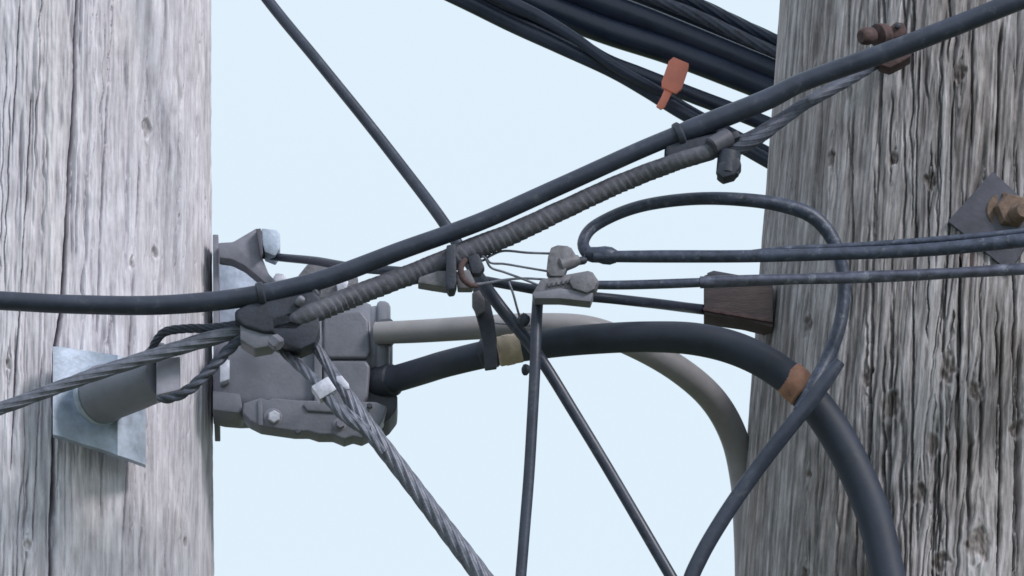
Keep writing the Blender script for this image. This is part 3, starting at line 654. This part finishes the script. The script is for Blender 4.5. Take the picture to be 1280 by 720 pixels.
# ------------------------------------------------------------------ square plate, socket fitting and strand ends on the pale pole
t = thing('curved_plate', 'galvanised curved square plate bolted to the front of the pale pole', 'steel plate', P(125, 505, 0))
def curved_plate(cols, thick):
    n = 9; V = []; F = []; m = len(cols)
    for side in (0, 1):
        for (x, yt, yb, dep) in cols:
            for i in range(n):
                p = P(x, yt + (yb - yt) * i / (n - 1), dep)
                V.append(p + Vector((0, thick * side, 0)))
    def id(s_, c, i): return s_ * m * n + c * n + i
    for c in range(m - 1):
        for i in range(n - 1):
            F.append((id(0, c, i), id(0, c, i + 1), id(0, c + 1, i + 1), id(0, c + 1, i)))
            F.append((id(1, c, i), id(1, c + 1, i), id(1, c + 1, i + 1), id(1, c, i + 1)))
        F.append((id(0, c, 0), id(0, c + 1, 0), id(1, c + 1, 0), id(1, c, 0)))
        F.append((id(0, c, n - 1), id(1, c, n - 1), id(1, c + 1, n - 1), id(0, c + 1, n - 1)))
    for i in range(n - 1):
        F.append((id(0, 0, i), id(1, 0, i), id(1, 0, i + 1), id(0, 0, i + 1)))
        F.append((id(0, m - 1, i), id(0, m - 1, i + 1), id(1, m - 1, i + 1), id(1, m - 1, i)))
    return V, F
cols = [(66, 433, 543, -.030), (78, 434, 546, -.0235), (92, 436, 551, -.0185), (108, 438, 556, -.0145), (126, 441, 561, -.0125), (140, 443, 566, -.0125), (147, 444, 569, -.0165), (151, 445, 570, -.0150), (166, 451, 575, -.004), (182, 460, 581, .012)]
b = MB(); b.add(*curved_plate(cols, .011)); o = b.out('plate', M['galv'], t)
# socket
GD1 = mat('socket_grey', (0.17, 0.18, 0.205), 0.55, metal=0.1, var=0.15, vscale=30, bump=0.25, bscale=260, stain_or_glint=(30, 0.6, (0.13, 0.13, 0.14)))
GD2 = mat('pale_dull_galvanised', (0.30, 0.305, 0.335), 0.6, metal=0.2, var=0.2, vscale=40, bump=0.3, bscale=260)
t = thing('strand_socket', 'stubby grey steel socket holding the strand ends, sticking out from the curved plate', 'fitting', P(130, 490, -.02))
A = P(124, 494, -.028); B = P(203, 470, -.105)
sd_ = B - A; L = sd_.length
barrel = MB().lathe(A, sd_, [(0, .024), (.002, .0285), (.006, .0295), (.012, .0295), (.014, .0285), (L * .55, .0265), (L - .004, .0235), (L, .0215)], 40).out('barrel', GD1, t)
MB().lathe(A - sd_.normalized() * .005, sd_, [(0, .026), (.001, .0305), (.006, .0312), (.008, .030)], 40).out('rim', M['galv'], barrel)
MB().box(B + Vector((.006, -.002, -.004)), (1, 0, .2), (0, 1, 0), (0, 0, 1), .012, .015, .019, .002, taper=.92).out('end_block', GD2, t)
MB().prism([(178, 440), (192, 426), (206, 428), (212, 440), (206, 452), (184, 456)], -.115, -.085, 0.003, 3).out('eye', M['galv_dull'], t)
st = 'strands dead-ended on the pale pole'
o = MB().strand([(-900, 790, -.14, 17), (-300, 610, -.14, 17), (0, 511, -.14, 17), (60, 489, -.14, 17), (140, 461, -.14, 18), (220, 436, -.14, 19), (270, 421, -.14, 21), (320, 406, -.14, 22)], 7, 0.2, 0.28, core_k=.6).out('steel_strand', M['guy'])
tag(o, 'grey steel strand climbing from the lower left edge across the curved plate', 'strand', st)
o = MB().strand([(188, 440, -.11, 10), (196, 425, -.12, 11), (206, 415, -.13, 12), (230, 411, -.135, 12), (265, 410, -.14, 12), (310, 404, -.145, 12)], 6, 0.05, 0.34).out('steel_strand', M['strand'])
tag(o, 'short strand loop bending over from the top of the grey socket', 'strand', st)
o = MB().strand([(198, 498, -.13, 9), (212, 498, -.135, 13), (236, 487, -.14, 15), (262, 463, -.14, 15), (285, 438, -.14, 15), (310, 415, -.14, 15)], 3, 0.042, 0.50, sides=9, step=0.002).out('steel_strand', M['strand'])
tag(o, 'coarse twisted strand running from the bottom of the grey socket up to the black clamp', 'strand', st)
# down guys
t = thing('guy_strand', 'thick twisted grey strand running from the black clamp down to the right', 'strand', P(480, 560, YM))
MB().strand([(382, 418, YM + .03, 9), (396, 436, YM + .025, 13), (412, 460, YM + .02, 14), (432, 490, YM + .012, 17), (455, 527, YM + .01, 23), (480, 560, YM + .01, 23), (520, 612, YM + .01, 23), (560, 665, YM + .01, 24), (606, 725, YM + .01, 25), (900, 1120, YM, 25)], 8, 0.17, 0.25, sides=9, core_k=.55).out('wire_rope', M['guy'], t)
MB().prism([(420, 470), (427, 469), (436, 480), (437, 486), (433, 487), (421, 476)], YM - .004, YM + .0, 0.0008).out('marker', M['bright'], t)
t = thing('guy_strand', 'thinner double strand joining the thick guy strand, held by a square metal sleeve', 'strand', P(400, 488, YM))
MB().strand([(325, 412, YM + .04, 10), (345, 430, YM + .03, 12), (368, 452, YM + .015, 13), (392, 474, YM + .0, 14), (410, 497, YM - .004, 15), (430, 520, YM - .006, 15), (455, 538, YM - .006, 14), (480, 566, YM - .004, 10)], 5, 0.09, 0.36, sides=8).out('wire_rope', M['guy'], t)
MB().strand([(335, 432, YM + .045, 7), (356, 441, YM + .03, 8), (378, 458, YM + .02, 9), (400, 484, YM + .002, 9), (430, 510, YM + .0, 9), (462, 536, YM - .0, 8)], 4, 0.06, 0.38, sides=7).out('wire_rope', M['guy'], t)
c = P(405, 488, YM - .002); ax = (P(412, 500, YM) - P(396, 476, YM)).normalized()
MB().box(c, ax, Vector((0, 1, 0)), ax.cross(Vector((0, 1, 0))), .0082, .009, .0098, .0014).out('sleeve', M['bright'], t)

# ------------------------------------------------------------------ black cable hangers / clamps
def hanger(label, ring, ringdir, body, parts, group='black cable clamps under the long cable'):
    t = thing('cable_clamp', label, 'clamp', P(body[0][0], body[0][1], YM), group)
    A = P(*ring, YM); dd = (P(ring[0] + ringdir[0], ring[1] + ringdir[1], YM) - A).normalized()
    MB().lathe(A - dd * .004, dd, [(0, .0102), (.0008, .0118), (.0035, .0125), (.006, .0125), (.0075, .0112), (.008, .0102)], 32).out('collar', M['rubber'], t)
    MB().prism(body, YM - .004, YM + .026, 0.0045, 4).out('body', M['rubber'], t)
    for (nm, m_, kind, *a) in parts:
        b = MB()
        if kind == 'prism': b.prism(a[0], a[1], a[2], 0.002, 2)
        elif kind == 'cyl': b.lathe(P(*a[0]), P(*a[1]) - P(*a[0]), [(0, a[2] * .8), (.0015, a[2]), ((P(*a[1]) - P(*a[0])).length - .0015, a[2]), ((P(*a[1]) - P(*a[0])).length, a[2] * .75)], a[3])
        elif kind == 'ball': b.ball(P(*a[0]), *a[1])
        b.out(nm, m_, t)
hanger('black clamp joining strand and long cable beside the grooved pole, with knob below', (849, 168), (25, -10.5),
       [(831, 181), (846, 176), (870, 171), (895, 165), (904, 174), (894, 189), (862, 198), (840, 201), (830, 195)],
       [('jaw', M['rubber'], 'prism', [(838, 170), (888, 160), (900, 166), (890, 184), (850, 196), (838, 188)], YM + .008, YM + .03),
        ('bolt_head', M['plate'], 'cyl', (888, 184, YM - .012), (912, 170, YM - .004), .0095, 12),
        ('nut', M['rubber'], 'cyl', (912, 172, YM - .002), (922, 168, YM + .002), .0065, 6),
        ('knob', M['rubber'], 'cyl', (912, 190, YM - .006), (909, 220, YM - .008), .0115, 14),
        ('knob_tip', M['rubber'], 'prism', [(898, 203), (924, 196), (927, 206), (918, 218), (904, 222), (896, 216)], YM - .018, YM + .006)])
hanger('bulky black clamp where the strands meet in front of the closure', (326, 368), (25, -5),
       [(293, 388), (310, 378), (345, 372), (392, 362), (404, 374), (396, 398), (372, 416), (330, 416), (304, 408), (294, 399)],
       [('jaw', M['rubber'], 'prism', [(338, 396), (372, 386), (398, 392), (400, 410), (394, 428), (376, 436), (356, 430), (340, 414)], YM - .004, YM + .03),
        ('jaw', M['cast'], 'prism', [(300, 404), (340, 406), (352, 418), (340, 432), (318, 436), (300, 424)], YM + .0, YM + .03),
        ('bolt_head', M['galv_dull'], 'cyl', (368, 372, YM + .012), (398, 360, YM + .002), .0075, 10),
        ('nut', M['galv_dull'], 'cyl', (340, 424, YM - .008), (350, 432, YM - .012), .0075, 6),
        ('stub', M['galv_dull'], 'cyl', (372, 380, YM - .006), (378, 372, YM - .012), .0040, 10)])
t = thing('cable_clamp', 'middle clamp with grey wedge and brown rusted hook hanging below the long cable', 'clamp', P(565, 340, YM), 'black cable clamps under the long cable')
MB().prism([(524, 346), (548, 338), (559, 338), (559, 359), (540, 356), (522, 353)], YM - .002, YM + .02, 0.0015).out('wedge', M['clampgrey'], t)
MB().prism([(558, 306), (570, 304), (571, 352), (568, 361), (561, 362), (557, 355)], YM - .014, YM + .012, 0.002).out('bolt', M['rubber'], t)
MB().prism([(570, 340), (586, 336), (594, 352), (590, 360), (572, 360)], YM - .004, YM + .012, 0.0015).out('wedge', M['clampgrey'], t)
MB().tube([(582, 324, YM - .010, 7), (576, 334, YM - .012, 8), (578, 347, YM - .012, 8), (587, 356, YM - .010, 7), (596, 357, YM - .004, 6)], 10).out('hook', M['rust'], t)
MB().prism([(584, 320), (598, 316), (606, 334), (600, 342), (590, 342)], YM - .004, YM + .01, 0.002).out('jaw', M['rubber'], t)
# black rubber strap hanging down over the conduit
t = thing('rubber_strap', 'black rubber strap hanging from the middle clamp over the grey tube', 'strap', P(605, 380, -.03))
strap = MB().prism([(591, 352), (604, 345), (612, 356), (613, 378), (618, 400), (621, 424), (621, 460), (606, 462), (604, 430), (598, 404), (592, 384)], -.045, -.039, 0.0015).out('strap', M['rubber'], t)
MB().prism([(590, 366), (599, 362), (606, 374), (606, 388), (597, 394), (590, 382)], -.052, -.045, 0.0012).out('buckle', M['clampgrey'], strap)
MB().lathe(P(604, 443, .006), P(621, 439, .0) - P(604, 443, .006), [(0, .0142), (.002, .0158), (.012, .0158), (.0138, .0142)], 28).out('strap_ring', M['rubber'], t)

# ------------------------------------------------------------------ wedge clamps for the service wires, with thin wire bails
gw = 'wedge clamps of the service wires'
t = thing('wedge_clamp', 'upright grey wedge clamp at the left end of the upper service wires', 'wire clamp', P(705, 325, -.14), gw)
MB().prism([(689, 309), (697, 306), (710, 307), (716, 313), (708, 336), (704, 345), (688, 345), (683, 338), (685, 320)], -.150, -.132, 0.0014).out('shell', M['clampgrey'], t)
MB().prism([(703, 307), (714, 309), (722, 322), (714, 326), (700, 322)], -.145, -.128, 0.0012).out('wedge', M['galv_dull'], t)
MB().lathe(P(698, 332, -.146), P(726, 324, -.142) - P(698, 332, -.146), [(0, .006), (.002, .008), (.016, .0066), (.022, .005)], 16).out('wire_grip', M['clampgrey'], t)
MB().lathe(P(718, 327, -.142), P(734, 325, -.14) - P(718, 327, -.142), [(0, .003), (.003, .0042), (.010, .004), (.0125, .0024)], 12).out('ferrule', M['rubber'], t)
MB().tube([(688, 317, -.141, 3.2), (660, 316, -.141, 3.2), (628, 314, -.142, 3.2), (613, 320, -.144, 3.2), (602, 326, -.148, 3.2), (597, 320, -.152, 3.2)], 8, step=.002, wob=.0003, seed=2).out('bail_wire', M['guy'], t)
MB().tube([(690, 340, -.141, 3), (660, 335, -.141, 3), (630, 330, -.141, 3), (612, 328, -.144, 3), (604, 316, -.148, 3), (596, 324, -.152, 3)], 8, step=.002, wob=.0003, seed=9).out('bail_wire', M['guy'], t)
t = thing('wedge_clamp', 'lying grey wedge clamp at the left end of the lower service wire', 'wire clamp', P(705, 355, -.14), gw)
MB().prism([(676, 349), (690, 346), (735, 338), (741, 340), (749, 352), (745, 362), (737, 369), (700, 367), (668, 371), (666, 366)], -.148, -.132, 0.0014).out('shell', M['clampgrey'], t)
MB().prism([(714, 344), (734, 339), (740, 341), (747, 352), (743, 361), (734, 366), (716, 360), (712, 352)], -.156, -.146, 0.0014).out('wedge', M['clampgrey'], t)
MB().prism([(665, 366), (700, 360), (742, 366), (738, 377), (700, 373), (668, 373)], -.152, -.130, 0.0012).out('keeper', M['galv_dull'], t)
for i in range(5):
    MB().box(P(686 + i * 6, 356 - i * 1.1, -.149), (1, 0, .15), (0, 1, 0), (0, 0, 1), .0013, .0018, .0022, .0004).out('tooth', M['clampgrey'], t)
MB().tube([(690, 350, -.141, 3.2), (655, 348, -.141, 3.2), (630, 350, -.141, 3.5), (608, 354, -.144, 4), (590, 356, -.15, 4)], 8, step=.002, wob=.0002, seed=3).out('bail_wire', M['guy'], t)
MB().tube([(672, 356, -.141, 3.2), (652, 348, -.141, 3.2), (630, 340, -.141, 3.2), (613, 334, -.144, 3.2), (606, 322, -.15, 3.2), (598, 318, -.152, 3)], 8, step=.002, wob=.0003, seed=6).out('bail_wire', M['guy'], t)
# little ground wire with a black clip
t = thing('ground_wire', 'fine grey wire drooping from the bail to a small black clip', 'wire', P(650, 380, -.13))
MB().tube([(635, 350, -.14, 3), (641, 366, -.138, 3), (646, 384, -.13, 3), (650, 398, -.12, 3)], 8, step=.002).out('wire', M['guy'], t)
MB().ball(P(655, 400, -.115), .0062, .006, .0066, 10, .12, 3).out('clip', M['rubber'], t)
MB().ball(P(657, 462, -.112), .0045, .005, .0055, 10, .12, 5).out('clip', M['rubber'], t)
o = MB().tube([(618, 404, -.02, 2.2), (640, 406, -.03, 2.2), (662, 407, -.1, 2.2)], 6, step=.003).out('tie_wire', M['guy']); tag(o, 'hair-thin tie wire stretched between the rubber strap and the diagonal cable', 'wire')

# ------------------------------------------------------------------ hardware on the grooved pole
t = thing('spacer_block', 'dark brown rectangular block sticking out from the left side of the grooved pole', 'block', P(915, 378, .1))
MB().prism([(880, 344), (890, 341), (922, 346), (966, 352), (966, 409), (930, 400), (880, 393)], .10, .135, 0.0012).out('block', M['block'], t)
MB().prism([(879, 384), (966, 399), (966, 403), (879, 388)], .0975, .101, 0.0006).out('strip', M['rust'], t)
MB().prism([(884, 341), (892, 338), (926, 344), (922, 348), (884, 345)], .098, .125, 0.0006).out('cap_sheet', M['plate'], t)

t = thing('square_washer', 'dark diamond-set steel washer plate with rusty nut on the grooved pole', 'washer plate', P(1240, 290, -.01))
c = P(1243, 276, -.012); k = s0
V2 = [(1241, 214), (1304, 272), (1262, 340), (1185, 276)]
MB().prism(V2, -.017, -.007, 0.0008).out('plate', M['plate'], t)
MB().lathe(P(1262, 266, -.010), (0.3, -1, -.05), [(0, .0175), (.002, .0185), (.012, .0178), (.014, .016)], 6, rot=.4).out('nut', M['ochre'], t)
MB().lathe(P(1256, 266, -.010), (0.3, -1, -.05), [(0, .0195), (.003, .020), (.004, .0192)], 22).out('round_washer', M['ochre'], t)
MB().lathe(P(1272, 268, -.024), (0.35, -1, -.05), [(0, .0095), (.004, .0095), (.005, .0085), (.010, .0088), (.0108, .0078), (.016, .0082), (.018, .0070)], 20).out('bolt_end', M['ochre'], t)
MB().box(P(1256, 245, -.016), (1, 0, 0), (0, 1, 0), (0, 0, 1), .002, .004, .003, .0008).out('chip', M['ochre'], t)
t = thing('rusty_lug', 'small brown rusted lug below the diamond washer, half behind the service wires', 'lug', P(1215, 330, -.008))
MB().prism([(1200, 318), (1214, 311), (1226, 316), (1232, 332), (1226, 340), (1204, 338)], -.012, .006, 0.0018, 2).out('lug', M['rust'], t)

t = thing('eye_bolt', 'rusty brown eye bolt with nut holding the strand on the grooved pole', 'bolt', P(1105, 50, -.03))
A = P(1076, 46, -.075); B = P(1145, 38, -.03); dd = B - A
MB().lathe(A, dd, [(0, .006), (.002, .0082), (.008, .0092), (.014, .0086), (.016, .008)], 14).out('bolt_end', M['rust'], t)
MB().lathe(P(1096, 45, -.06), dd, [(0, .010), (.001, .0125), (.0055, .0125), (.0065, .0105), (.009, .0118), (.012, .0118), (.013, .01)], 18).out('nut', M['rust'], t)
MB().prism([(1108, 36), (1120, 27), (1130, 28), (1134, 38), (1130, 44), (1108, 50)], -.05, .0, 0.0022).out('eye', M['rust'], t)
MB().prism([(1096, 66), (1112, 72), (1136, 64), (1139, 70), (1126, 78), (1112, 85), (1098, 80)], -.075, -.05, 0.0022).out('thimble', M['rust'], t)
MB().lathe(P(1122, 33, -.051), (0, -1, 0), [(0, .0028), (.003, .0028), (.0035, .002)], 10).out('pin', M['rubber'], t)
MB().lathe(P(1115, 52, -.045), (0.0, 1, 0), [(0, .008), (.06, .008)], 14).out('shank', M['rust'], t)


for o in bpy.data.objects:
    if '_w' in o: del o['_w']
